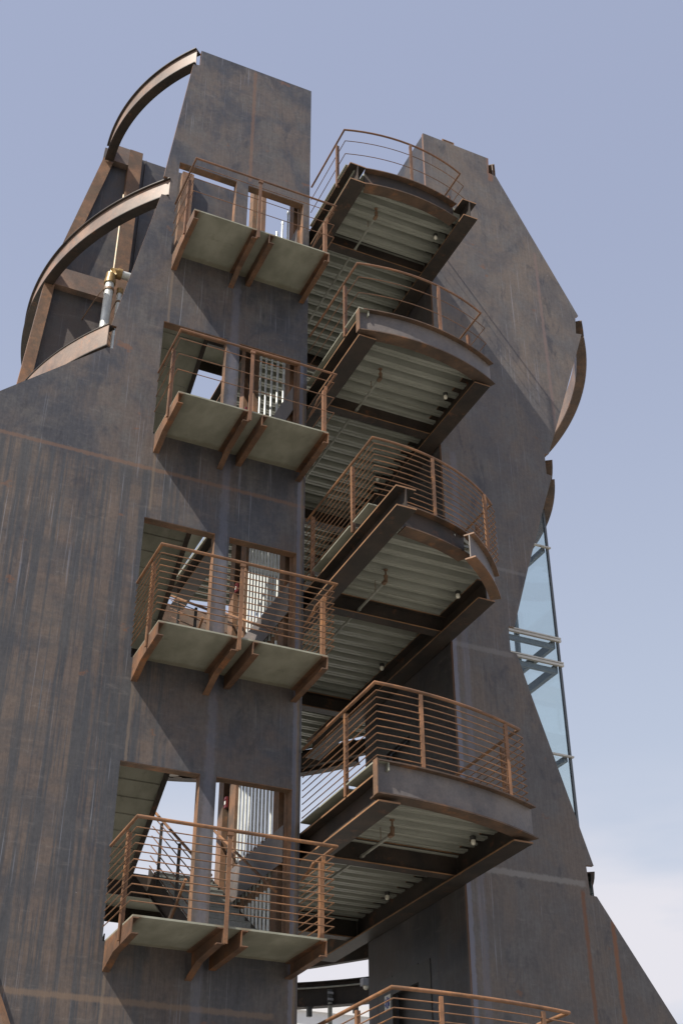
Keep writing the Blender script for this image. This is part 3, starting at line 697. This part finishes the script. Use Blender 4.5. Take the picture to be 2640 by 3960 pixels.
obj('clamp', MB().tube([(-3.037, 2.5, 19.24), (-3.037, 2.5, 19.29)], .105, 14).tube([(-3.15, 2.5, 19.26), (-3.26, 2.7, 19.06), (-3.34, 3.4, 19.06)], .012, 6).tube([(-2.94, 2.5, 19.26), (-2.96, 2.9, 19.1), (-2.96, 3.14, 18.95)], .012, 6), M['collar'], t, True)
obj('riser', MB().tube([(-2.985, 2.52, 19.78), (-2.985, 2.52, 22.0)], .026, 10), M['pipe_dull'], t, True)
t = thing('standpipe', 'thinner silver pipe beside the thick standpipe, half hidden by the wall', 'pipe', (-2.81, 2.55, 16))
obj('pipe', MB().tube([(-2.82, 2.55, 14), (-2.81, 2.55, 19.35)], .05, 12), M['pipe'], t, True)
obj('coupling', MB().tube([(-2.81, 2.55, 19.3), (-2.81, 2.55, 19.42)], .068, 12), M['brass'], t, True)
obj('clamp', MB().tube([(-2.81, 2.55, 19.05), (-2.81, 2.55, 19.09)], .062, 12).tube([(-2.86, 2.55, 19.07), (-2.93, 2.8, 18.85), (-2.95, 3.14, 18.85)], .010, 6), M['collar'], t, True)

# ------------------------------------------------------------------ conduit and lamp on the low rear ring beam
c, r = CIRC[8]
def rpt(x, rad, z): a = ang_at_x(c, rad, x, False); return cpt(c, rad, a, z)
t = thing('conduit', 'thin grey conduit with junction box and lamp along the low dark curved beam', 'conduit', rpt(4.3, r-.14, 7.98))
obj('pipe', MB().tube([rpt(3.0+.1*i, r-.155, 8.0) for i in range(25)], .018, 8), M['sprinkler'], t, True)
q = rpt(4.55, r-.17, 8.0)
obj('junction_box', MB().box(q[0]-.09, q[0]+.09, q[1]-.12, q[1]+.02, 7.93, 8.07), M['grey_box'], t)
obj('lamp', MB().lathe((q[0], q[1]-.05, 7.86), [(.02, 0), (.05, .02), (.055, .07)], 12), M['lamp'], t, True)
for i, x in enumerate((3.72, 4.05, 4.42)):
    q = rpt(x, r-.14, 8.0); 
    if i == 1:
        t = thing('hanger_post', 'pale hanger post bolted to the low dark curved beam', 'post', (q[0], q[1], 0), 'posts under the low curved beam')
        obj('plate', MB().box(q[0]-.05, q[0]+.05, q[1]-.03, q[1]+.0, 7.68, 7.95), M['dark'], t)
        obj('tube', MB().tube([(q[0], q[1]-.02, 4.2), (q[0], q[1]-.02, 7.70)], .045, 10), M['sprinkler'], t, True)
        obj('bolt', MB().box(q[0]-.06, q[0]+.06, q[1]-.05, q[1]-.031, 7.74, 7.78).box(q[0]-.06, q[0]+.06, q[1]-.05, q[1]-.031, 7.86, 7.90), M['grey_box'], t)
    else:
        tag(obj('hanger_stub', MB().box(q[0]-.045, q[0]+.045, q[1]-.08, q[1]-.0, 7.46, 7.638).box(q[0]-.07, q[0]+.07, q[1]-.09, q[1]+.01, 7.62, 7.637), M['dark']),
            'short dark stub under the low curved beam, ' + ('left of the pale post' if i == 0 else 'right of the pale post'), 'bracket', 'stubs under the low curved beam')

# ------------------------------------------------------------------ building beyond
t = thing('white_building', 'plain white panelled building far behind the low gap', 'building', (12, 24, 0))
obj('wall', MB().box(4.5, 14, 20, 30, 0, 10.55), M['white'], t)
obj('parapet', MB().box(4.4, 14.1, 19.9, 30.1, 10.55, 10.85), M['white'], t)
for x in (6.5, 9.55, 12): obj('panel_joint', MB().box(x-.012, x+.012, 19.985, 19.999, 0, 10.54), M['grey_box'], t)
